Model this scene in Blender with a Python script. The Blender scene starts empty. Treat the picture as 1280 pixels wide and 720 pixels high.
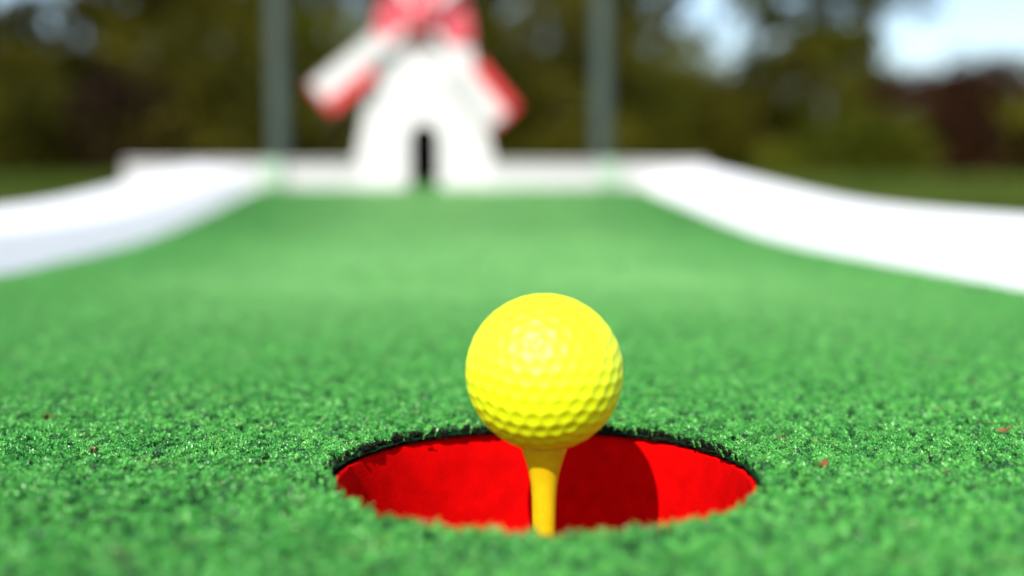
import bpy, bmesh, math, random
import numpy as np
from mathutils import Vector, Matrix, noise

random.seed(7); rng = np.random.default_rng(7)
C = bpy.context.scene.collection
R = math.radians

# ------------------------------------------------------------------ camera model
F = 1458.0                       # focal length in pixels of a 1280 wide frame
CAM_H = 0.076
PITCH = math.atan(135 / F)
YAW = math.atan(92 / F)          # the lane runs along +Y, the camera looks a little to its right
cam_pos = Vector((0, 0, CAM_H))

def at(px, depth, z=0.0):
    """ground position seen in column px at a given distance in front of the camera"""
    lx = (px - 640) / F * depth
    return Vector((lx * math.cos(YAW) + depth * math.sin(YAW),
                   -lx * math.sin(YAW) + depth * math.cos(YAW), z))

# ------------------------------------------------------------------ helpers
def tag(o, label=None, cat=None, group=None, kind=None):
    if label: o['label'] = label
    if cat: o['category'] = cat
    if group: o['group'] = group
    if kind: o['kind'] = kind
    return o

def empty(name, loc=(0, 0, 0), rz=0.0):
    o = bpy.data.objects.new(name, None); C.objects.link(o)
    o.location = loc; o.rotation_euler = (0, 0, rz); o.empty_display_size = 0.05
    return o

def obj(name, bm, m, parent=None, smooth=False, bevel=0.0, seg=2):
    me = bpy.data.meshes.new(name)
    bmesh.ops.recalc_face_normals(bm, faces=bm.faces[:])
    bm.to_mesh(me); bm.free()
    for mm in (m if isinstance(m, (list, tuple)) else [m]): me.materials.append(mm)
    if smooth:
        for p in me.polygons: p.use_smooth = True
    o = bpy.data.objects.new(name, me); C.objects.link(o)
    if parent: o.parent = parent
    if bevel:
        b = o.modifiers.new('bevel', 'BEVEL'); b.width = bevel; b.segments = seg; b.limit_method = 'ANGLE'
        b.angle_limit = R(35)
    return o

def np_obj(name, V, Fc, m, parent=None, smooth=False):
    """mesh from numpy arrays; faces all with the same corner count"""
    me = bpy.data.meshes.new(name)
    V = np.asarray(V, dtype=np.float32); Fc = np.asarray(Fc, dtype=np.int32)
    k = Fc.shape[1]
    me.vertices.add(len(V)); me.vertices.foreach_set('co', V.ravel())
    me.loops.add(Fc.size); me.loops.foreach_set('vertex_index', Fc.ravel())
    me.polygons.add(len(Fc))
    me.polygons.foreach_set('loop_start', np.arange(0, Fc.size, k, dtype=np.int32))
    me.polygons.foreach_set('loop_total', np.full(len(Fc), k, dtype=np.int32))
    if smooth: me.polygons.foreach_set('use_smooth', np.ones(len(Fc), dtype=bool))
    me.update(calc_edges=True); me.validate()
    me.materials.append(m)
    o = bpy.data.objects.new(name, me); C.objects.link(o)
    if parent: o.parent = parent
    return o

def box(bm, x0, x1, y0, y1, z0, z1, M=None):
    vs = [bm.verts.new(v) for v in ((x0, y0, z0), (x1, y0, z0), (x1, y1, z0), (x0, y1, z0),
                                    (x0, y0, z1), (x1, y0, z1), (x1, y1, z1), (x0, y1, z1))]
    for f in ((0, 3, 2, 1), (4, 5, 6, 7), (0, 1, 5, 4), (1, 2, 6, 5), (2, 3, 7, 6), (3, 0, 4, 7)):
        bm.faces.new([vs[i] for i in f])
    if M is not None: bmesh.ops.transform(bm, matrix=M, verts=vs)
    return vs

def lathe(bm, prof, n=64, closed_ends=True):
    """prof: list of (r, z)"""
    rings = []
    for r, z in prof:
        if r < 1e-7:
            rings.append([bm.verts.new((0, 0, z))])
        else:
            rings.append([bm.verts.new((r * math.cos(2 * math.pi * i / n), r * math.sin(2 * math.pi * i / n), z)) for i in range(n)])
    for a, b in zip(rings, rings[1:]):
        for i in range(n):
            j = (i + 1) % n
            if len(a) == 1 and len(b) == 1: continue
            if len(a) == 1: bm.faces.new((a[0], b[j], b[i]))
            elif len(b) == 1: bm.faces.new((a[i], a[j], b[0]))
            else: bm.faces.new((a[i], a[j], b[j], b[i]))
    return rings

# ------------------------------------------------------------------ materials
def mat(name, col, rough=0.6, spec=0.5, noise_scale=None, col2=None, bump=0.0, bump_scale=None, sheen=0.0,
        coat=0.0, trans=0.0, coords='Object', contrast=(0.35, 0.65), detail=4.0, bump_dist=0.001):
    m = bpy.data.materials.new(name); m.use_nodes = True
    nt = m.node_tree; N = nt.nodes; L = nt.links
    b = N['Principled BSDF']
    b.inputs['Base Color'].default_value = (*col, 1); b.inputs['Roughness'].default_value = rough
    b.inputs['Specular IOR Level'].default_value = spec
    b.inputs['Coat Weight'].default_value = coat; b.inputs['Coat Roughness'].default_value = 0.12
    if sheen:
        b.inputs['Sheen Weight'].default_value = sheen; b.inputs['Sheen Roughness'].default_value = 0.4
    tc = N.new('ShaderNodeTexCoord')
    if noise_scale:
        n = N.new('ShaderNodeTexNoise'); n.inputs['Scale'].default_value = noise_scale; n.inputs['Detail'].default_value = detail
        L.new(tc.outputs[coords], n.inputs['Vector'])
        r = N.new('ShaderNodeValToRGB')
        r.color_ramp.elements[0].position = contrast[0]; r.color_ramp.elements[1].position = contrast[1]
        r.color_ramp.elements[0].color = (*col, 1); r.color_ramp.elements[1].color = (*(col2 or col), 1)
        L.new(n.outputs['Fac'], r.inputs['Fac']); L.new(r.outputs['Color'], b.inputs['Base Color'])
    if bump:
        n2 = N.new('ShaderNodeTexNoise'); n2.inputs['Scale'].default_value = bump_scale; n2.inputs['Detail'].default_value = 6
        L.new(tc.outputs[coords], n2.inputs['Vector'])
        bp = N.new('ShaderNodeBump'); bp.inputs['Strength'].default_value = bump; bp.inputs['Distance'].default_value = bump_dist
        L.new(n2.outputs['Fac'], bp.inputs['Height']); L.new(bp.outputs['Normal'], b.inputs['Normal'])
    if trans:
        t = N.new('ShaderNodeBsdfTranslucent'); mx = N.new('ShaderNodeMixShader'); mx.inputs[0].default_value = trans
        src = b.inputs['Base Color']
        if src.is_linked: L.new(src.links[0].from_socket, t.inputs['Color'])
        else: t.inputs['Color'].default_value = (*col, 1)
        L.new(b.outputs[0], mx.inputs[1]); L.new(t.outputs[0], mx.inputs[2])
        L.new(mx.outputs[0], N['Material Output'].inputs['Surface'])
    return m

M = {}
M['yellow'] = mat('yellow_urethane', (0.72, 0.84, 0.002), 0.5, 0.6, bump=0.12, bump_scale=900, bump_dist=0.0002)
M['tee'] = mat('orange_yellow_plastic', (0.70, 0.46, 0.003), 0.45, 0.3, noise_scale=300, col2=(0.62, 0.40, 0.003))
M['cup'] = mat('red_felt_plastic', (0.58, 0.0008, 0.0010), 0.85, 0.03, noise_scale=160, col2=(0.47, 0.0006, 0.0008), bump=0.5, bump_scale=1300, bump_dist=0.0003)
M['dirt'] = mat('dark_cut_edge', (0.004, 0.004, 0.003), 0.97, 0.05, noise_scale=500, col2=(0.035, 0.02, 0.012), contrast=(0.45, 0.75), bump=0.8, bump_scale=900)
M['backing'] = mat('green_backing', (0.004, 0.020, 0.008), 0.95, 0.05, noise_scale=600, col2=(0.006, 0.034, 0.010), bump=0.6, bump_scale=1200)
M['white'] = mat('white_painted_timber', (0.80, 0.80, 0.80), 0.5, 0.4, noise_scale=7, col2=(0.74, 0.74, 0.73), contrast=(0.5, 0.8), bump=0.3, bump_scale=60)
M['wallwhite'] = mat('weathered_white_paint', (0.49, 0.48, 0.48), 0.6, 0.3, noise_scale=9, col2=(0.43, 0.42, 0.41), contrast=(0.4, 0.75), bump=0.3, bump_scale=60)
M['millwhite'] = mat('white_mill_paint', (0.56, 0.55, 0.54), 0.55, 0.4, noise_scale=14, col2=(0.50, 0.49, 0.475), contrast=(0.45, 0.8))
M['red'] = mat('red_gloss_paint', (0.62, 0.018, 0.022), 0.35, 0.5, noise_scale=20, col2=(0.55, 0.02, 0.025), coat=0.3)
M['roofred'] = mat('faded_red_paint', (0.48, 0.035, 0.050), 0.45, 0.5, noise_scale=16, col2=(0.55, 0.07, 0.09), coat=0.3)
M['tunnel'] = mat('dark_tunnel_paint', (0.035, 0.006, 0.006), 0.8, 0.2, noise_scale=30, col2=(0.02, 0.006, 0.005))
M['post'] = mat('grey_green_steel', (0.052, 0.070, 0.058), 0.6, 0.2, noise_scale=18, col2=(0.038, 0.054, 0.045), bump=0.1, bump_scale=80)
M['plate'] = mat('pale_green_paint', (0.30, 0.42, 0.31), 0.5, 0.4, noise_scale=25, col2=(0.36, 0.47, 0.36))
M['lawn'] = mat('lawn', (0.025, 0.045, 0.006), 0.9, 0.1, noise_scale=1.3, col2=(0.075, 0.115, 0.014), coords='Generated', bump=0.8, bump_scale=40)
M['bark'] = mat('bark', (0.050, 0.040, 0.030), 0.9, 0.2, noise_scale=12, col2=(0.022, 0.017, 0.013), bump=0.8, bump_scale=30, bump_dist=0.02)
M['leafbit'] = mat('dry_leaf', (0.28, 0.13, 0.05), 0.8, 0.1, noise_scale=700, col2=(0.20, 0.09, 0.04), trans=0.2)
def leafmat(name, a, b, ns=1.2):
    return mat(name, a, 0.7, 0.08, noise_scale=ns, col2=b, trans=0.25, contrast=(0.35, 0.68))
M['conifer'] = leafmat('dark_olive_foliage', (0.024, 0.025, 0.002), (0.105, 0.095, 0.006))
M['olive'] = leafmat('olive_foliage', (0.050, 0.055, 0.003), (0.135, 0.142, 0.008))
M['bright'] = leafmat('yellow_green_foliage', (0.050, 0.060, 0.003), (0.10, 0.115, 0.006))
M['maroon'] = leafmat('maroon_foliage', (0.030, 0.011, 0.005), (0.065, 0.026, 0.010))
M['maroondark'] = leafmat('dark_reddish_foliage', (0.018, 0.010, 0.006), (0.034, 0.016, 0.009))
M['brownleaf'] = leafmat('brown_foliage', (0.07, 0.060, 0.034), (0.13, 0.11, 0.065))
M['farwood'] = leafmat('far_wood_foliage', (0.026, 0.028, 0.005), (0.055, 0.058, 0.010), 0.4)

# turf fibre: colour varies from tuft to tuft and in soft patches; a few tufts are brownish
def turf_mat():
    m = bpy.data.materials.new('turf_fibre'); m.use_nodes = True
    nt = m.node_tree; N = nt.nodes; L = nt.links; b = N['Principled BSDF']
    oi = N.new('ShaderNodeObjectInfo')
    r = N.new('ShaderNodeValToRGB'); cr = r.color_ramp
    cr.elements[0].position = 0.0; cr.elements[0].color = (0.005, 0.090, 0.010, 1)
    cr.elements[1].position = 1.0; cr.elements[1].color = (0.115, 0.49, 0.072, 1)
    e = cr.elements.new(0.45); e.color = (0.034, 0.310, 0.030, 1)
    ta = N.new('ShaderNodeAttribute'); ta.attribute_type = 'INSTANCER'; ta.attribute_name = 'tone'
    L.new(ta.outputs['Fac'], r.inputs['Fac'])
    g = N.new('ShaderNodeNewGeometry')
    n = N.new('ShaderNodeTexNoise'); n.inputs['Scale'].default_value = 55; n.inputs['Detail'].default_value = 5
    n.inputs['Roughness'].default_value = 0.7
    L.new(g.outputs['Position'], n.inputs['Vector'])
    r2 = N.new('ShaderNodeValToRGB'); r2.color_ramp.elements[0].position = 0.60; r2.color_ramp.elements[1].position = 0.74
    r2.color_ramp.elements[0].color = (0, 0, 0, 1); r2.color_ramp.elements[1].color = (0.5, 0.5, 0.5, 1)
    L.new(n.outputs['Fac'], r2.inputs['Fac'])
    mx = N.new('ShaderNodeMix'); mx.data_type = 'RGBA'
    L.new(r2.outputs['Color'], mx.inputs[0]); L.new(r.outputs['Color'], mx.inputs[6]); mx.inputs[7].default_value = (0.34, 0.24, 0.10, 1)
    # far turf paler: grazing glare painted into the colour, with wear down the middle; the strips by the borders and round the hole stay deep green
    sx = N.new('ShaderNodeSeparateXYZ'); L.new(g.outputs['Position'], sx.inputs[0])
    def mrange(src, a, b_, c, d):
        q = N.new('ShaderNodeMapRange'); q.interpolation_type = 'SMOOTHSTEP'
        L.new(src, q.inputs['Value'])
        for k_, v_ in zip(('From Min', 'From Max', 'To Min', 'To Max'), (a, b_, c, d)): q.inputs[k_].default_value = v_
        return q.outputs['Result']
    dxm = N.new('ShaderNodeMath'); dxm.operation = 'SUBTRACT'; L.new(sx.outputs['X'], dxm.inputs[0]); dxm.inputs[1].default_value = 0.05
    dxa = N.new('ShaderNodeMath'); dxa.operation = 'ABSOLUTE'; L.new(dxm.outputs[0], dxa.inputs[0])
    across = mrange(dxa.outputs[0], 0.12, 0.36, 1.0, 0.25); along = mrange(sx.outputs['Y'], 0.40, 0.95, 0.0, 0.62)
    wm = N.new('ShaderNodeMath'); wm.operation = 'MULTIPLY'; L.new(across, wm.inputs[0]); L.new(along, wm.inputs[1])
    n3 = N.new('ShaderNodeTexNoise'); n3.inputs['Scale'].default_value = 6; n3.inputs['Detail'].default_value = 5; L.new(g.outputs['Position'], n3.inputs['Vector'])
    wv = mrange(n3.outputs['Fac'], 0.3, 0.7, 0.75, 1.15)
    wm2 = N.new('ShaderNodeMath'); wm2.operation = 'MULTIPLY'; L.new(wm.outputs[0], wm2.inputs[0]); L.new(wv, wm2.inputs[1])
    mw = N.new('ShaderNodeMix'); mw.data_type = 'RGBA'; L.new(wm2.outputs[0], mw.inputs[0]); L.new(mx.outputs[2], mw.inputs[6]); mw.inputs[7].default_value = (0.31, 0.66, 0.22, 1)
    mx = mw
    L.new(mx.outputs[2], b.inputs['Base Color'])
    b.inputs['Roughness'].default_value = 0.34; b.inputs['Specular IOR Level'].default_value = 0.6
    b.inputs['Sheen Weight'].default_value = 0.22; b.inputs['Sheen Roughness'].default_value = 0.5; b.inputs['Sheen Tint'].default_value = (0.8, 1.0, 0.8, 1)
    t = N.new('ShaderNodeBsdfTranslucent'); L.new(mx.outputs[2], t.inputs['Color'])
    ms = N.new('ShaderNodeMixShader'); ms.inputs[0].default_value = 0.10
    L.new(b.outputs[0], ms.inputs[1]); L.new(t.outputs[0], ms.inputs[2])
    L.new(ms.outputs[0], N['Material Output'].inputs['Surface'])
    return m
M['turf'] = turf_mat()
M['soiled'] = mat('dark_fibre', (0.008, 0.010, 0.006), 0.8, 0.15, noise_scale=900, col2=(0.05, 0.045, 0.02), contrast=(0.5, 0.8))

# ------------------------------------------------------------------ the lane
XL, XR = -0.358, 0.420            # inner faces of the side borders
END_Y = 2.368
def g(y):                          # height of the turf tips along the lane: level, then a ramp to the windmill
    t = (y - 1.45) / 0.10
    return 0.067 * 0.10 * (math.log1p(math.exp(t)) if t < 30 else t)
gv = np.vectorize(g)
PILE = 0.0033
hole = at(680, 0.3092, 0)          # centre of the opening cut in the turf
HX, HY = hole.x, hole.y
cupc = at(680, 0.3126, 0)          # the cup sits a few millimetres farther back
CX, CY = cupc.x, cupc.y
CUT = 0.0567
FOAM = 0.0042                      # underside of the black foam the turf is glued on

def hole_r(a):                     # slightly ragged cut through the carpet
    return CUT + 0.0013 * noise.noise(Vector((math.cos(a) * 2.3, math.sin(a) * 2.3, 1.0))) + 0.0008 * noise.noise(Vector((math.cos(a) * 14, math.sin(a) * 14, 4.0)))

# backing sheet with the cup hole
bm = bmesh.new()
Y0, Y1 = -0.35, 0.8
outer = [bm.verts.new(p) for p in ((XL, Y0, -PILE), (XR, Y0, -PILE), (XR, Y1, -PILE), (XL, Y1, -PILE))]
inner = [bm.verts.new((HX + hole_r(a) * math.cos(a), HY + hole_r(a) * math.sin(a), -PILE)) for a in [2 * math.pi * i / 160 for i in range(160)]]
es = [bm.edges.new((outer[i], outer[(i + 1) % 4])) for i in range(4)] + [bm.edges.new((inner[i], inner[(i + 1) % 160])) for i in range(160)]
bmesh.ops.triangle_fill(bm, use_beauty=True, edges=es)
prev = (outer[3], outer[2])
for i in range(1, 41):
    y = Y1 + (2.66 - Y1) * i / 40
    if y <= END_Y + 0.004 or True:
        w = 1.0
        cur = (bm.verts.new((XL, y, g(y) - PILE)), bm.verts.new((XR, y, g(y) - PILE)))
        bm.faces.new((prev[0], prev[1], cur[1], cur[0])); prev = cur
lane = obj('putting_green', bm, M['backing']); tag(lane, kind='structure')

# cut edge of the black foam under the turf, and the soil round the cup
bm = bmesh.new()
rings = []
for k_ in range(6):
    row = []
    for i in range(200):
        a = 2 * math.pi * i / 200
        rr = hole_r(a) + (0.0, 0.0003, 0.0001, 0.0006, 0.0004, 0.0100)[k_] + (random.uniform(-0.0003, 0.0004) if 0 < k_ < 5 else 0)
        zz = (-PILE, -PILE - 0.0003, -PILE - 0.0006, -PILE - 0.0010, -FOAM - 0.0001, -FOAM - 0.0002)[k_]
        row.append(bm.verts.new((HX + rr * math.cos(a), HY + rr * math.sin(a), zz)))
    rings.append(row)
for a, b in zip(rings, rings[1:]):
    for i in range(200):
        bm.faces.new((a[i], a[(i + 1) % 200], b[(i + 1) % 200], b[i]))
cutsoil = obj('soil', bm, M['dirt']); tag(cutsoil, kind='structure')

# ---- tuft prototypes: short crimped ribbons
def make_tuft(k, nf=9, spread=0.00055, hgt=PILE, seg=9, width=0.00026, m=None):
    r = random.Random(100 + k)
    V = []; Fc = []
    for f in range(nf):
        a0 = r.uniform(0, 2 * math.pi); rb = spread * 0.35 * math.sqrt(r.random())
        bx_, by_ = rb * math.cos(a0), rb * math.sin(a0)
        ld = r.uniform(0, 2 * math.pi); lean = r.uniform(0.25, 1.0) * spread * 1.05
        ph = r.uniform(0, 6.28); turns = r.uniform(1.1, 2.2); amp = r.uniform(0.20, 0.46) * 0.001
        h = hgt * r.uniform(0.72, 1.05)
        droop = r.uniform(0.0, 0.35)
        wdir = r.uniform(0, 2 * math.pi); tw = r.uniform(-2.5, 2.5)
        for s in range(seg + 1):
            t = s / seg
            up = t - droop * t ** 4 * 0.9
            x = bx_ + math.cos(ld) * lean * t ** 1.4 + amp * math.cos(ph + turns * 6.28 * t) * t
            y = by_ + math.sin(ld) * lean * t ** 1.4 + amp * math.sin(ph + turns * 6.28 * t) * t
            z = h * up + 0.25 * amp * math.sin(2 * (ph + turns * 6.28 * t)) * t
            wa = wdir + tw * t; w = width * (0.5 if s < seg else 0.3) * r.uniform(0.85, 1.15)
            dx, dy, dz = math.cos(wa) * w, math.sin(wa) * w, 0.45 * w * math.sin(ph + 5 * t)
            V += [(x - dx, y - dy, z - dz), (x + dx, y + dy, z + dz)]
        b = len(V) - 2 * (seg + 1)
        for s in range(seg):
            Fc.append((b + 2 * s, b + 2 * s + 1, b + 2 * s + 3, b + 2 * s + 2))
    me = bpy.data.meshes.new('turf_tuft')
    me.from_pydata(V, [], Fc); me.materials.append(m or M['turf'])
    for p in me.polygons: p.use_smooth = True
    return me

NV = 14
tuftcol = bpy.data.collections.new('turf_tufts')          # not linked to the scene: only a source for the pile
for k in range(NV):
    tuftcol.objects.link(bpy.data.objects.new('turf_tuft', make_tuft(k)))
for k in range(3):                                        # near-black tufts along the cut edge, most of them at the back
    tuftcol.objects.link(bpy.data.objects.new('turf_tuft_dark', make_tuft(50 + k, nf=5, m=M['soiled'])))

def clump_field(x, y, s):
    return noise.noise(Vector((x * s, y * s, 0.0)))

pts = []; scl = []; rots = []; idx = []; tones = []; TONE = [0.5]
def place(x, y, sc, hs, tilt, phi, soiled=False):
    pts.append((x, y, g(y) - PILE)); scl.append((sc, sc, hs)); rots.append((0.0, tilt, phi))
    tones.append(min(1.0, max(0.0, TONE[0] + random.uniform(-0.12, 0.12))))
    idx.append(NV + random.randrange(3) if soiled else random.randrange(NV))
def sow(y0, y1, sp, sc, nt):
    """curls of the pile: little rosettes of tufts that lean out from each centre"""
    ny = int((y1 - y0) / (sp * 0.87))
    for j in range(ny):
        y = y0 + (j + 0.5) * sp * 0.87
        # a little more than the camera's field of view, so that a step to the side still finds turf
        half_ = 0.16 + 0.52 * max(y, 0)
        cx = y * math.tan(YAW)
        xa, xb = max(XL, cx - half_), min(XR, cx + half_)
        nx = int((xb - xa) / sp)
        for i in range(nx):
            x = xa + (i + (j % 2) * 0.5 + random.uniform(-0.30, 0.30)) * sp
            yy = y + random.uniform(-0.32, 0.32) * sp
            if abs(x - HX) < 0.08 and abs(yy - HY) < 0.08 and math.hypot(x - HX, yy - HY) < CUT - 0.002: continue
            if random.random() < 0.07: continue
            hs = 1.0 + 0.16 * clump_field(x, yy, 90 / sc) + random.uniform(-0.48, 0.20)
            ph0 = random.uniform(0, 6.283)
            TONE[0] = min(1, max(0, random.gauss(0.53, 0.28) + 0.5 * (hs - 0.88)))
            for k in range(nt):
                ph = ph0 + 6.283 * k / nt + random.uniform(-0.5, 0.5)
                off = sp * random.uniform(0.07, 0.23) if k else 0.0
                tx, ty = x + off * math.cos(ph), yy + off * math.sin(ph)
                if tx - XL < 0.0015 or XR - tx < 0.0015: continue
                h_ = hs * (1.0 - 1.1 * (off / sp)) * random.uniform(0.9, 1.06)
                soiled = False
                dx, dy = tx - HX, ty - HY
                if abs(dx) < 0.066 and abs(dy) < 0.066:
                    e = math.hypot(dx, dy) - hole_r(math.atan2(dy, dx))
                    if e < (0.0004 if random.random() > 0.10 or dy < 0.01 else -0.0009): continue
                    if e < 0.0030 and random.random() < 0.95 * min(1, max(0.12, 0.45 + dy / CUT)): soiled = True; h_ *= 0.85
                place(tx, ty, sc * random.uniform(0.85, 1.15), h_, (off / sp) * 1.9, ph, soiled)
sow(0.13, 0.56, 0.00255, 1.0, 6)
sow(0.56, 0.95, 0.0034, 1.5, 5)
sow(0.95, 1.5, 0.0048, 2.5, 5)
sow(1.5, 2.60, 0.0070, 3.7, 5)
# stray tufts curling over the lip of the cup
for a, rr in ((1.30, 0.0556), (0.55, 0.0562), (2.2, 0.0561), (0.3, 0.0560), (1.9, 0.0563)):
    place(HX + rr * math.cos(a), HY + rr * math.sin(a), 0.9, 1.0, 0.5, a + math.pi)
print('tufts', len(pts))
me = bpy.data.meshes.new('turf_pile')
me.vertices.add(len(pts)); me.vertices.foreach_set('co', np.array(pts, dtype=np.float32).ravel())
at1 = me.attributes.new('tscale', 'FLOAT_VECTOR', 'POINT')
at1.data.foreach_set('vector', np.array(scl, dtype=np.float32).ravel())
at2 = me.attributes.new('trot', 'FLOAT_VECTOR', 'POINT')
at2.data.foreach_set('vector', np.array(rots, dtype=np.float32).ravel())
at4 = me.attributes.new('tone', 'FLOAT', 'POINT')
at4.data.foreach_set('value', np.array(tones, dtype=np.float32))
at3 = me.attributes.new('tidx', 'INT', 'POINT')
at3.data.foreach_set('value', np.array(idx, dtype=np.int32))
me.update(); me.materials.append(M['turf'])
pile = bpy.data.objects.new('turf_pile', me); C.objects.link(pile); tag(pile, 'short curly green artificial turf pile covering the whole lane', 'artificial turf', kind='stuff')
ng = bpy.data.node_groups.new('sow_tufts', 'GeometryNodeTree')
ng.interface.new_socket('Geometry', in_out='INPUT', socket_type='NodeSocketGeometry')
ng.interface.new_socket('Geometry', in_out='OUTPUT', socket_type='NodeSocketGeometry')
N = ng.nodes; L = ng.links
gi = N.new('NodeGroupInput'); go = N.new('NodeGroupOutput')
ci = N.new('GeometryNodeCollectionInfo'); ci.inputs['Collection'].default_value = tuftcol
ci.inputs['Separate Children'].default_value = True; ci.inputs['Reset Children'].default_value = True
ip = N.new('GeometryNodeInstanceOnPoints'); ip.inputs['Pick Instance'].default_value = True
def named(n, t):
    a = N.new('GeometryNodeInputNamedAttribute'); a.data_type = t; a.inputs['Name'].default_value = n
    return a.outputs['Attribute']
L.new(gi.outputs[0], ip.inputs['Points']); L.new(ci.outputs[0], ip.inputs['Instance'])
L.new(named('tidx', 'INT'), ip.inputs['Instance Index'])
L.new(named('trot', 'FLOAT_VECTOR'), ip.inputs['Rotation']); L.new(named('tscale', 'FLOAT_VECTOR'), ip.inputs['Scale'])
L.new(ip.outputs[0], go.inputs[0])
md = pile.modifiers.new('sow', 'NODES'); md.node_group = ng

# ------------------------------------------------------------------ cup, tee and ball
cup = empty('hole_cup', (CX, CY, -0.0790))
tag(cup, 'round red cup sunk into the green turf beneath the yellow ball', 'golf hole cup')
bm = bmesh.new()
z0 = 0.0790
TOPZ = z0 - 0.0047                 # lip of the cup, under the turf
prof = [(0.0573, 0.0), (0.0575, TOPZ - 0.0011), (0.0573, TOPZ - 0.0003), (0.0567, TOPZ), (0.0560, TOPZ - 0.0002), (0.0557, TOPZ - 0.0010)]
prof += [(0.0557 - 0.0012 * i / 8, TOPZ - 0.0010 - (TOPZ - 0.0030) * i / 8) for i in range(1, 9)]
lathe(bm, prof, 192)
obj('cup_wall', bm, M['cup'], cup, smooth=True)
bm = bmesh.new()
lathe(bm, [(0.0542, 0.0005), (0.0542, 0.0020), (0.0120, 0.0016), (0.0040, 0.0012), (0.0, 0.0012)], 96)
obj('cup_floor', bm, M['cup'], cup, smooth=False)

BALL_R = 0.02135
BZ = CAM_H - 0.3125 * math.tan(PITCH + math.atan((465 - 360) / F))
ball_p = at(681, 0.3125, BZ)
# geodesic dimple centres (frequency 6) on a fine icosphere
def geodesic(freq):
    bm_ = bmesh.new(); bmesh.ops.create_icosphere(bm_, subdivisions=1, radius=1.0)
    pts_ = {}
    for f in bm_.faces:
        a, b, c = [v.co.copy() for v in f.verts]
        for i in range(freq + 1):
            for j in range(freq + 1 - i):
                p = (a * i + b * j + c * (freq - i - j)) / freq
                # spread evenly over the sphere
                p = p.normalized(); pts_[(round(p.x, 4), round(p.y, 4), round(p.z, 4))] = tuple(p)
    bm_.free()
    return np.array(list(pts_.values()))
D = geodesic(6)
# relax the points so that the dimples sit evenly
for it in range(60):
    d = D[:, None, :] - D[None, :, :]; r2 = (d ** 2).sum(-1) + np.eye(len(D))
    fr = (d / (r2 ** 2)[..., None]).sum(1)
    fr -= (fr * D).sum(1, keepdims=True) * D
    D = D + 0.00004 * fr; D /= np.linalg.norm(D, axis=1, keepdims=True)
rot = np.array(Matrix.Rotation(0.10, 3, 'X') @ Matrix.Rotation(0.05, 3, 'Y') @ Matrix.Rotation(0.62, 3, 'Z'))
D = D @ rot.T
bm = bmesh.new(); bmesh.ops.create_icosphere(bm, subdivisions=8, radius=1.0)
P = np.array([v.co[:] for v in bm.verts]); P /= np.linalg.norm(P, axis=1, keepdims=True)
ang = np.empty(len(P))
for s in range(0, len(P), 20000):
    ang[s:s + 20000] = np.arccos(np.clip((P[s:s + 20000] @ D.T).max(1), -1, 1))
ra = 0.0916                         # dimple radius on the unit sphere
t = np.clip(ang / ra, 0, 1)
sag = 0.0165 * (1 - t ** 2) ** 1.15 * (t < 1)
Pn = P * (1 - sag)[:, None] * BALL_R
for v, p in zip(bm.verts, Pn): v.co = p
ball = obj('golf_ball', bm, M['yellow'], smooth=True); ball.location = ball_p
tag(ball, 'bright yellow dimpled golf ball balanced on a tee over the red hole', 'golf ball')

bm = bmesh.new()
tz = BZ - BALL_R + 0.0016 + 0.0778    # rim height above the cup floor
T = tz
prof = [(0.0, 0.0), (0.0010, 0.002), (0.0026, 0.010), (0.00315, 0.020), (0.00325, T - 0.022), (0.0034, T - 0.015),
        (0.0037, T - 0.0110), (0.0042, T - 0.0080), (0.0050, T - 0.0050), (0.0058, T - 0.0026), (0.00625, T - 0.0012), (0.00630, T - 0.0004),
        (0.0061, T), (0.0058, T - 0.0001), (0.0050, T - 0.0008), (0.0035, T - 0.0014), (0.0, T - 0.0019)]
lathe(bm, prof, 64)
tee = obj('golf_tee', bm, M['tee'], smooth=True); tee.location = (ball_p.x, ball_p.y, BZ - BALL_R + 0.0016 - T)
tag(tee, 'orange-yellow plastic golf tee standing in the red cup under the ball', 'golf tee')

# dry leaf crumbs caught in the pile
for px, dist, s, lab in ((51, 0.372, 1.7, 'tiny reddish leaf crumb on the turf near the left edge, the farther of two'),
                         (108, 0.325, 1.9, 'small reddish leaf crumb on the turf left of the hole, the nearer of two'),
                         (1036, 0.309, 1.8, 'small brown leaf crumb on the turf just right of the hole'),
                         (1266, 0.352, 1.6, 'tiny red leaf crumb on the turf at the far right edge')):
    bm = bmesh.new(); r_ = random.Random(px)
    ctr = bm.verts.new((0, 0, 0.0003)); ring = []
    for i in range(9):
        a = 2 * math.pi * i / 9; q = (1.0 if i % 2 else 0.72) * r_.uniform(0.8, 1.2) * s * 0.001
        ring.append(bm.verts.new((q * math.cos(a) * 1.35, q * math.sin(a) * 0.7, 0.0005 * math.sin(2.5 * a) * s)))
    for i in range(9): bm.faces.new((ctr, ring[i], ring[(i + 1) % 9]))
    o = obj('leaf_crumb', bm, M['leafbit'])
    so = o.modifiers.new('thickness', 'SOLIDIFY'); so.thickness = 0.00015
    p = at(px, dist); o.location = (p.x, p.y, -0.0001); o.rotation_euler = (R(18), R(-8), r_.uniform(0, 6))
    tag(o, lab, 'leaf crumb', 'dry leaf crumbs on the turf')

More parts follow.
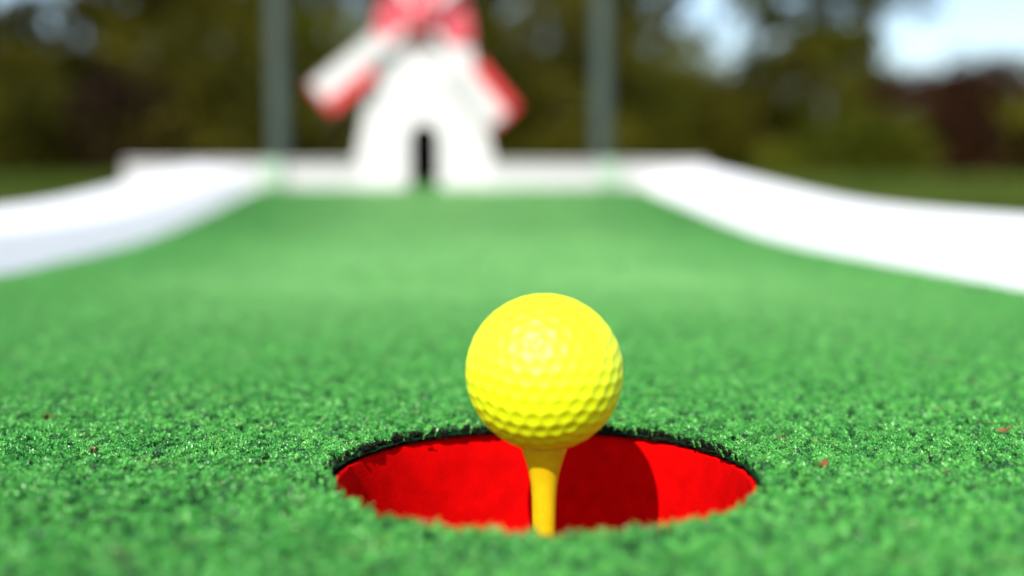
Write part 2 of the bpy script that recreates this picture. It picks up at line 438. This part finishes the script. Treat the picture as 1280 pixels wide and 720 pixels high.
# ------------------------------------------------------------------ borders and end wall
def border(name, x0, x1, top, low, label):
    LEAN = 0.028
    ys = [-0.6] + [i * 0.1 for i in range(-4, 24)] + [END_Y - 0.003]
    bm = bmesh.new(); b = 0.006; prev = None
    for y in ys:
        zl = g(y) + (top if x0 < 0 else low); zr = g(y) + (low if x0 < 0 else top)
        if x0 < 0: prof = [(x0, -0.13), (x0, zl - b), (x0 + b * .3, zl - b * .3), (x0 + b, zl), (x1 - b - LEAN, zr), (x1 - b * .4 - LEAN, zr - b * .3), (x1 - LEAN + 0.002, zr - b), (x1, g(y) - 0.004), (x1, -0.13)]
        else: prof = [(x0, -0.13), (x0, g(y) - 0.004), (x0 + LEAN - 0.002, zl - b), (x0 + LEAN + b * .4, zl - b * .3), (x0 + b + LEAN, zl), (x1 - b, zr), (x1 - b * .3, zr - b * .3), (x1, zr - b), (x1, -0.13)]
        cur = [bm.verts.new((px_, y, pz)) for px_, pz in prof]
        if prev:
            for i in range(9):
                j = (i + 1) % 9
                bm.faces.new((prev[i], prev[j], cur[j], cur[i]))
        else: bm.faces.new(cur)
        prev = cur
    bm.faces.new(prev[::-1])
    o = obj(name, bm, M['white']); tag(o, label, 'lane border', 'white borders along the lane')
    return o
border('lane_border', XL - 0.130, XL, 0.045, 0.030, 'long white painted border along the left side of the lane, its inner face shaded')
border('lane_border', XR, XR + 0.126, 0.043, 0.029, 'long white painted border along the right side of the lane, inner face sunlit')

mill_p = at(531, 2.362)
MW = 0.152                                   # half the mill's base width
zt = g(END_Y) + 0.044
def endwall(xa, xb, label):
    bm = bmesh.new(); box(bm, xa, xb, END_Y, END_Y + 0.075, -0.13, zt)
    box(bm, xa - 0.000, xb, END_Y - 0.006, END_Y + 0.081, zt + 0.001, zt + 0.008)
    o = obj('end_wall', bm, M['wallwhite'], bevel=0.004); tag(o, label, 'low wall', 'low white walls at the end of the lane')
endwall(-0.622, mill_p.x - 0.128, 'low white wall closing the far end of the lane left of the windmill')
endwall(mill_p.x + 0.128, 0.548, 'low white wall closing the far end of the lane right of the windmill')

# ------------------------------------------------------------------ windmill
mg = g(END_Y) - PILE - 0.001
mill = empty('windmill', (mill_p.x, END_Y + 0.002, -0.12))
tag(mill, 'small white windmill with red roof and red edged sails at the lane end', 'toy windmill')
base = mg + 0.12                              # turf level inside the mill's own frame
HB = 0.322                                    # body height above the turf
def half(z):                                  # half width of the tower, flaring toward its foot
    t = min(max((z - base) / HB, -0.4), 1)
    return 0.150 - 0.060 * t - 0.003 * math.sin(math.pi * max(t, 0))
DEP = 0.135
def front_y(h): return DEP * (1 - h / 0.151) * 0.25
def wall_pt(side, u, z):
    h = half(z); d = 2 * DEP; off = (0.151 - h)
    cy = DEP
    if side == 0: return (u * h, front_y(h), z)
    yf, yb = front_y(h), cy + h * DEP / 0.151
    if side == 1: return (h, yf + (u + 1) / 2 * (yb - yf), z)
    if side == 2: return (-u * h, cy + h * DEP / 0.151, z)
    return (-h, yb - (u + 1) / 2 * (yb - yf), z)
bm = bmesh.new()
AW, AH = 0.031, 0.104                         # half width and springing height of the arch
def arch(u):                                  # height of the opening above the turf at x = u
    return AH + math.sqrt(max(AW * AW - u * u, 0))
zs = [0.0, base - 0.001] + [base + HB * i / 14 for i in range(0, 15)]
for side in (1, 3):
    prev = None
    for z in zs:
        cur = [bm.verts.new(wall_pt(side, u, z)) for u in (-1, -0.33, 0.33, 1)]
        if prev:
            for i in range(3): bm.faces.new((prev[i], prev[i + 1], cur[i + 1], cur[i]))
        prev = cur
# front and back walls with the arched opening
na = 12
arcx = [-AW * math.cos(math.pi * i / na) for i in range(na + 1)]
for side in (0, 2):
    def P_(x, z):
        h = half(z); return wall_pt(side, (x / h) if side == 0 else (-x / h), z)
    # left and right of the opening, following the flare
    zl = [base - 0.001 + (AH + 0.001) * i / 5 for i in range(6)]
    zl += [base + AH + (HB - AH) * i / 9 for i in range(1, 10)]
    for s in (-1, 1):
        prev = None
        for z in zl:
            xi = s * AW
            cur = [bm.verts.new(P_(xi, z)), bm.verts.new(P_(s * half(z), z))]
            if prev: bm.faces.new((prev[0], prev[1], cur[1], cur[0]))
            prev = cur
    for i in range(na):
        xa, xb = arcx[i], arcx[i + 1]
        prev = (bm.verts.new(P_(xa, base + arch(xa))), bm.verts.new(P_(xb, base + arch(xb))))
        for z in [base + AH + (HB - AH) * k / 9 for k in range(3, 10)]:
            cur = (bm.verts.new(P_(xa, z)), bm.verts.new(P_(xb, z)))
            bm.faces.new((prev[0], prev[1], cur[1], cur[0])); prev = cur
bmesh.ops.remove_doubles(bm, verts=bm.verts[:], dist=0.0003)
body = obj('body', bm, M['millwhite'], mill)
# tunnel through the foot of the tower
bm = bmesh.new(); prev = None
fr = 2 * DEP - 0.008
pr = [(-AW, base - 0.001)] + [(x, base + arch(x)) for x in arcx] + [(AW, base - 0.001)]
ya = [0.004, fr]
rows = [[bm.verts.new((x, y + (0.02 if False else 0) + (front_y(half(z)) if y < 0.1 else 0), z)) for x, z in pr] for y in ya]
for i in range(len(pr) - 1): bm.faces.new((rows[0][i], rows[0][i + 1], rows[1][i + 1], rows[1][i]))
bm.faces.new([rows[1][i] for i in range(len(pr))])
obj('tunnel', bm, M['tunnel'], mill)
# plinth boards at the foot
for s in (-1, 1):
    bm = bmesh.new()
    box(bm, min(s * (AW + 0.008), s * 0.153), max(s * (AW + 0.008), s * 0.153), -0.005, 0.006, base - 0.02, base + 0.022)
    obj('plinth', bm, M['millwhite'], mill, bevel=0.002)
# roof: a rounded gable cap, ridge front to back
zt_ = base + HB
bm = bmesh.new()
hw = 0.098; prev = None
capprof = [(-hw, -0.032), (-hw * 0.98, 0.010), (-hw * 0.86, 0.048), (-hw * 0.66, 0.080), (-hw * 0.38, 0.106), (0, 0.118),
           (hw * 0.38, 0.106), (hw * 0.66, 0.080), (hw * 0.86, 0.048), (hw * 0.98, 0.010), (hw, -0.032)]
front = [bm.verts.new((x, 0.006 if z < 0.05 else 0.010, zt_ + z)) for x, z in capprof]
back = [bm.verts.new((x, 2 * DEP - 0.030, zt_ + z)) for x, z in capprof]
n_ = len(capprof)
for i in range(n_): bm.faces.new((front[i], front[(i + 1) % n_], back[(i + 1) % n_], back[i]))
bm.faces.new(front[::-1]); bm.faces.new(back)
obj('roof', bm, M['roofred'], mill, bevel=0.004)
# hub and axle
HUBZ = zt_ + 0.020; HUBX = -0.004
bm = bmesh.new()
lathe(bm, [(0.0, 0.0), (0.009, 0.0), (0.009, 0.085), (0.0, 0.085)], 24)
bmesh.ops.transform(bm, matrix=Matrix.Translation((HUBX, 0.05, HUBZ)) @ Matrix.Rotation(R(90), 4, 'X'), verts=bm.verts)
obj('axle', bm, M['post'], mill, smooth=False)
bm = bmesh.new()
lathe(bm, [(0.0, 0.0), (0.036, 0.0), (0.040, 0.004), (0.040, 0.014), (0.032, 0.024), (0.010, 0.032), (0.0, 0.033)], 32)
bmesh.ops.transform(bm, matrix=Matrix.Translation((HUBX, -0.002, HUBZ)) @ Matrix.Rotation(R(90), 4, 'X'), verts=bm.verts)
obj('hub', bm, M['roofred'], mill, smooth=True)
# sails
for a in (219, 309, 39, 129):
    Mt = Matrix.Translation((HUBX, -0.013, HUBZ)) @ Matrix.Rotation(-R(a), 4, 'Y')
    # local: x along the sail, z toward its counter-clockwise side, y depth
    bm = bmesh.new()
    box(bm, 0.015, 0.256, -0.006, 0.006, -0.007, 0.007, Mt)
    sail = obj('sail', bm, M['millwhite'], mill, bevel=0.002)
    bm = bmesh.new()
    nsl = 9
    for i in range(nsl):                       # cross bars with narrow gaps
        s0 = 0.090 if a > 180 else 0.135; xa = s0 + (0.254 - s0) * i / nsl
        box(bm, xa, xa + (0.254 - s0) / nsl - 0.0012, -0.0095, -0.0065, -0.034, 0.010, Mt)
    obj('slat_panel', bm, M['millwhite'], sail)
    bm = bmesh.new()
    box(bm, 0.140, 0.260, -0.011, 0.004, 0.011, 0.038, Mt)
    box(bm, 0.2550, 0.261, -0.0115, 0.003, -0.034, 0.010, Mt)
    obj('red_edge', bm, M['red'], sail, bevel=0.002)

# ------------------------------------------------------------------ steel posts behind the end wall
for px, lab in ((354, 'grey-green steel post behind the end wall, left of the windmill'),
                (752, 'grey-green steel post behind the end wall, right of the windmill')):
    p = at(px, 2.486)
    t_ = empty('steel_post', (p.x, END_Y + 0.118, -0.12)); tag(t_, lab, 'post', 'steel posts behind the end wall')
    bm = bmesh.new(); lathe(bm, [(0.0, 0.0), (0.021, 0.0), (0.021, 2.3), (0.0, 2.3)], 32); obj('pole', bm, M['post'], t_, smooth=False, bevel=0.001)
    bm = bmesh.new(); lathe(bm, [(0.0, 2.3005), (0.026, 2.3005), (0.026, 2.315), (0.020, 2.335), (0.0, 2.34)], 32); obj('cap', bm, M['post'], t_)
    # clamp over the wall: a dark saddle and a pale green plate on the lane side
    bm = bmesh.new(); box(bm, -0.024, 0.024, -0.130, -0.030, zt + 0.12 + 0.0090, zt + 0.12 + 0.0130); obj('saddle', bm, M['post'], t_)
    bm = bmesh.new(); box(bm, -0.020, 0.020, -0.131, -0.1262, 0.12 + g(END_Y) + 0.002, zt + 0.12 + 0.0088); obj('mounting_plate', bm, M['plate'], t_)

# ------------------------------------------------------------------ lawn
GZ = -0.12
def rise(y):
    t = min(max((y - 3.0) / 8.5, 0), 1); return 0.21 * t * t * (3 - 2 * t)
RISE = 0.21
bm = bmesh.new()
xs = np.concatenate([[-600, -200, -80], np.linspace(-40, 40, 81), [80, 200, 600]])
ys = np.concatenate([[-60, -10], np.linspace(-1, 60, 62), [90, 200, 1200]])
vv = [[None] * len(xs) for _ in ys]
for j, y in enumerate(ys):
    for i, x in enumerate(xs):
        z = GZ - 0.004
        z += rise(y)
        if y > 4: z += 0.03 * noise.noise(Vector((x * 0.25, y * 0.25, 3))) * min(1, (y - 4) / 3)
        vv[j][i] = bm.verts.new((x, y, z))
for j in range(len(ys) - 1):
    for i in range(len(xs) - 1): bm.faces.new((vv[j][i], vv[j][i + 1], vv[j + 1][i + 1], vv[j + 1][i]))
lw = obj('lawn', bm, M['lawn'], smooth=True); tag(lw, kind='structure')
lw.data.materials[0].node_tree.nodes['Noise Texture'].inputs['Scale'].default_value = 1.3
for l in list(lw.data.materials[0].node_tree.links):
    if l.from_socket.name == 'Generated':
        ts = l.to_socket; nt = lw.data.materials[0].node_tree; nt.links.new([n for n in nt.nodes if n.type == 'TEX_COORD'][0].outputs['Object'], ts)

# grass blades on the lawn (one mass)
nb = 60000
d_ = rng.uniform(3.2, 17, nb); pxs = rng.uniform(-250, 1500, nb)
bx = (pxs - 640) / F * d_; X = bx * math.cos(YAW) + d_ * math.sin(YAW); Y = -bx * math.sin(YAW) + d_ * math.cos(YAW)
keep = ~((X > -0.7) & (X < 0.65) & (Y < 2.8))
X, Y = X[keep], Y[keep]; nb = len(X); tt_ = np.clip((Y - 3.0) / 8.5, 0, 1); rz = 0.21 * tt_ * tt_ * (3 - 2 * tt_)
hh = rng.uniform(0.03, 0.075, nb); aa = rng.uniform(0, 6.283, nb); ww = 0.006; ll = rng.uniform(-0.03, 0.03, (nb, 2))
V = np.zeros((nb, 3, 3)); V[:, 0] = np.stack([X - ww * np.cos(aa), Y - ww * np.sin(aa), np.full(nb, GZ - 0.03) + rz], 1)
V[:, 1] = np.stack([X + ww * np.cos(aa), Y + ww * np.sin(aa), np.full(nb, GZ - 0.03) + rz], 1)
V[:, 2] = np.stack([X + ll[:, 0], Y + ll[:, 1], GZ + hh + rz], 1)
gr = np_obj('grass', V.reshape(-1, 3), np.arange(nb * 3).reshape(-1, 3), leafmat('grass_blades', (0.035, 0.055, 0.008), (0.10, 0.14, 0.02)))
tag(gr, 'mown grass growing on the lawn round the lane', 'grass', kind='stuff')

# ------------------------------------------------------------------ trees
def trunk_bm(h, r0, seed, nlimb=7):
    r = random.Random(seed); bm = bmesh.new()
    def tube(path, rad, n=8):
        prev = None
        for i, (p, q) in enumerate(zip(path, rad)):
            d = (path[min(i + 1, len(path) - 1)] - path[max(i - 1, 0)]).normalized()
            u = d.orthogonal().normalized(); w = d.cross(u)
            cur = [bm.verts.new(p + (u * math.cos(6.283 * k / n) + w * math.sin(6.283 * k / n)) * q) for k in range(n)]
            if prev:
                for k in range(n): bm.faces.new((prev[k], prev[(k + 1) % n], cur[(k + 1) % n], cur[k]))
            else: bm.faces.new(cur[::-1])
            prev = cur
        bm.faces.new(prev)
    path = [Vector((r.uniform(-.03, .03) * h * t, r.uniform(-.03, .03) * h * t, h * t)) for t in [i / 8 for i in range(9)]]
    tube(path, [r0 * (1.25 if i == 0 else 1) * (1 - 0.85 * i / 8) for i in range(9)])
    for k in range(nlimb):
        i = 2 + k % 6; a = r.uniform(0, 6.28); p = path[i]; ln = h * r.uniform(0.12, 0.24)
        lp = [p + Vector((math.cos(a) * ln * t, math.sin(a) * ln * t, ln * 0.55 * t * t)) for t in (0, .33, .66, 1)]
        tube(lp, [r0 * 0.38 * (1 - 0.8 * t) for t in (0, .33, .66, 1)], 6)
    return bm

def crown_arrays(kind, h, w, seed, n, leaf):
    """leaf-sized faces gathered in clumps through the crown's volume"""
    r = np.random.default_rng(seed)
    nc = max(60, n // 70)
    t = r.random(nc)
    if kind == 'conifer':
        z = h * (0.03 + 0.97 * t ** 1.25); rad = w / 2 * (1 - (z / h) ** 1.5 * 0.92) * (0.55 + 0.45 * r.random(nc)) * (0.8 + 0.35 * np.sin(z / h * 26 + r.random()))
    elif kind == 'bush':
        z = h * (0.02 + 0.95 * t); rad = w / 2 * np.sqrt(np.clip(1 - (2 * (z / h) - 0.75) ** 2 / 1.6, 0.02, 1)) * np.sqrt(r.random(nc))
    else:                                  # loose broadleaf, clear stem below
        z = h * (0.22 + 0.78 * t); rad = w / 2 * np.sqrt(np.clip(1 - ((z / h - 0.6) / 0.42) ** 2, 0.03, 1)) * np.sqrt(r.random(nc))
    th = r.random(nc) * 6.283
    lob = 1 + 0.22 * np.sin(3 * th + seed) + 0.12 * np.sin(5 * th + 2 * seed)
    cx, cy = rad * lob * np.cos(th), rad * lob * np.sin(th)
    ci = r.integers(0, nc, n)
    cs = w * r.uniform(0.045, 0.10, nc)
    off = r.normal(0, 1, (n, 3)) * cs[ci][:, None] * np.array([1, 1, 0.6])
    c = np.stack([cx[ci], cy[ci], z[ci]], 1) + off
    c[:, 2] = np.clip(c[:, 2], 0.03, None)
    a = r.normal(0, 1, (n, 3)); a /= np.linalg.norm(a, axis=1, keepdims=True)
    b = np.cross(a, r.normal(0, 1, (n, 3))); b /= np.linalg.norm(b, axis=1, keepdims=True)
    s = leaf * r.uniform(0.6, 1.3, n)[:, None]
    V = np.stack([c - a * s, c + b * s * 0.45, c + a * s, c - b * s * 0.45], 1)
    return V.reshape(-1, 3), np.arange(n * 4).reshape(-1, 4)

def make_tree(name, kind, h, w, seed, n, leaf, m, r0, loc, rz, label, cat, group):
    t = empty(name, loc, rz); tag(t, label, cat, group)
    obj('trunk', trunk_bm(h * (0.97 if kind == 'conifer' else 0.8), r0, seed, 10 if kind != 'conifer' else 6), M['bark'], t)
    V, Fc = crown_arrays(kind, h, w, seed, n, leaf)
    np_obj('crown', V, Fc, M[m], t)
    return t

TR = 'trees beyond the lawn'; SH = 'shrubs at the edge of the lawn'
#        px   dist  kind       h    w    material   label
trees = [
 (-150, 15.5, 'conifer', 6.2, 4.0, 'conifer', 'dark conifer standing just left of the frame edge, trunk hidden'),
 (-12,    13.5, 'loose',   4.6, 1.3, 'conifer', 'slim dark tree with a bare grey trunk at the far left edge'),
 (160,  17.0, 'conifer', 6.6, 3.0, 'conifer', 'nearly black conifer behind the left end of the low wall'),
 (250,  15.0, 'conifer', 5.8, 2.6, 'conifer', 'dark olive conifer left of the left steel post'),
 (340,  18.5, 'conifer', 5.0, 2.4, 'olive', 'olive conifer directly behind the left steel post'),
 (425,  20.0, 'loose',   6.5, 2.6, 'brownleaf', 'thin greyish brown tree between left post and windmill'),
 (545,  17.0, 'conifer', 6.0, 3.2, 'conifer', 'dark tree directly behind the windmill'),
 (665,  15.5, 'conifer', 6.4, 3.0, 'conifer', 'dark olive conifer between the windmill and the right steel post'),
 (768,  18.0, 'conifer', 6.8, 2.5, 'olive', 'olive conifer directly behind the right steel post'),
 (1008,  16.0, 'loose',   6.6, 2.3, 'olive', 'broad olive tree right of the tall bright sky gap'),
 (832, 23.0, 'loose',   7.0, 1.7, 'brownleaf', 'narrow greyish brown tree in the left side of the tall sky gap'),
 (1085, 20.0, 'loose',   6.0, 2.3, 'brownleaf', 'sparse brownish tree beside the open sky at right'),
 (1440, 15.0, 'conifer', 6.0, 2.6, 'conifer', 'dark conifer standing just beyond the right frame edge'),
]
for i, (px, d, k, h, w, m, lab) in enumerate(trees):
    p = at(px, d, GZ + RISE - 0.02)
    n = {'conifer': 15000, 'loose': 8500}[k]
    if m == 'brownleaf': n = 4200
    make_tree('conifer_tree' if k == 'conifer' else 'broadleaf_tree', k, h, w, 11 + i, n, 0.085, m, 0.10 + 0.012 * h, p, random.uniform(0, 6), lab, 'tree', TR)
shrubs = [
 (-40,  12.0, 1.35, 2.4, 'conifer', 'low dark shrub at the left edge of the lawn'),
 (60,   13.2, 1.0, 1.7, 'olive', 'small olive shrub in front of the dark conifers at left'),
 (165,  12.6, 1.2, 1.3, 'maroondark', 'very dark reddish shrub behind the left end of the low wall'),
 (300,  12.5, 1.9, 2.2, 'conifer', 'dark shrub just left of the left steel post'),
 (420,  13.0, 1.9, 2.2, 'olive', 'olive shrub seen below the left sail of the windmill'),
 (560,  13.5, 2.0, 2.4, 'conifer', 'dark shrub hidden mostly behind the windmill tower'),
 (700,  13.0, 2.0, 2.2, 'conifer', 'dark shrub between the windmill and the right post'),
 (815,  13.4, 1.45, 1.9, 'olive', 'olive shrub just right of the right steel post'),
 (885,  14.5, 1.30, 1.9, 'conifer', 'dark low shrub under the tall bright sky gap'),
 (960,  12.5, 1.45, 1.6, 'conifer', 'dark green shrub right of the sky gap near the wall corner'),
 (1052, 12.0, 0.72, 1.5, 'bright', 'bright yellow-green shrub behind the right border'),
 (1140, 13.0, 1.15, 1.5, 'maroon', 'maroon-brown shrub below the open sky, the left of two'),
 (1235, 12.6, 1.28, 1.8, 'maroon', 'maroon-brown shrub below the open sky, the right of two'),
 (1085, 15.0, 1.30, 1.9, 'olive', 'taller olive shrub behind the bright yellow-green shrub'),
 (1340, 12.3, 1.35, 1.9, 'olive', 'olive shrub just outside the right edge of the frame'),
]
for i, (px, d, h, w, m, lab) in enumerate(shrubs):
    p = at(px, d, GZ + RISE - 0.02)
    make_tree('shrub', 'bush', h, w, 60 + i, 5200, 0.045, m, 0.035, p, random.uniform(0, 6), lab, 'shrub', SH)

# far wood: one mass of foliage closing the view low down
n = 42000
px = rng.uniform(-500, 1780, n); d = rng.uniform(27, 36, n)
topz = 2.3 + 0.8 * np.sin(px / 95) + 0.5 * np.sin(px / 37 + 1) - 0.3 * (px > 1080)
z = GZ + RISE + topz * rng.random(n) ** 0.8
lx = (px - 640) / F * d
c = np.stack([lx * math.cos(YAW) + d * math.sin(YAW), -lx * math.sin(YAW) + d * math.cos(YAW), z], 1)
a = rng.normal(0, 1, (n, 3)); a /= np.linalg.norm(a, axis=1, keepdims=True)
b = np.cross(a, rng.normal(0, 1, (n, 3))); b /= np.linalg.norm(b, axis=1, keepdims=True)
s = 0.16 * rng.uniform(0.6, 1.3, n)[:, None]
V = np.stack([c - a * s, c + b * s * .5, c + a * s, c - b * s * .5], 1).reshape(-1, 3)
fw = np_obj('far_wood', V, np.arange(n * 4).reshape(-1, 4), M['farwood'])
tag(fw, 'distant dark wood closing the view behind the trees', 'woodland', kind='stuff')

# ------------------------------------------------------------------ light, sky, camera
EL, AZ = 45.0, 22.5                        # sun behind the camera and a little to its left
sd = Vector((-math.sin(R(AZ)) * math.cos(R(EL)), -math.cos(R(AZ)) * math.cos(R(EL)), math.sin(R(EL))))
sl = bpy.data.lights.new('sun', 'SUN'); sl.energy = 4.4; sl.angle = R(0.9); sl.color = (1.0, 0.955, 0.88)
so = bpy.data.objects.new('sun', sl); C.objects.link(so); so.rotation_euler = sd.to_track_quat('Z', 'Y').to_euler()
so.location = sd * 5
w = bpy.data.worlds.new('World'); bpy.context.scene.world = w; w.use_nodes = True
nt = w.node_tree; sky = nt.nodes.new('ShaderNodeTexSky'); sky.sky_type = 'NISHITA'; sky.sun_disc = False
sky.sun_elevation = R(EL); sky.sun_rotation = R(180 + AZ)
bg = nt.nodes['Background']; bg.inputs['Strength'].default_value = 0.13
nt.links.new(sky.outputs[0], bg.inputs['Color'])

cam = bpy.data.cameras.new('camera'); co = bpy.data.objects.new('camera', cam); C.objects.link(co)
co.location = cam_pos; co.rotation_euler = (R(90) - PITCH, 0, -YAW)
cam.sensor_width = 36; cam.lens = 36 * F / 1280; cam.clip_start = 0.01; cam.clip_end = 3000
cam.dof.use_dof = True; cam.dof.focus_distance = 0.341; cam.dof.aperture_fstop = 3.9
sc = bpy.context.scene; sc.camera = co
sc.view_settings.view_transform = 'Standard'; sc.view_settings.look = 'None'
sc.view_settings.exposure = 0.65; sc.view_settings.gamma = 1
sc.cycles.use_denoising = True
sc.cycles.max_bounces = 8; sc.cycles.transparent_max_bounces = 4
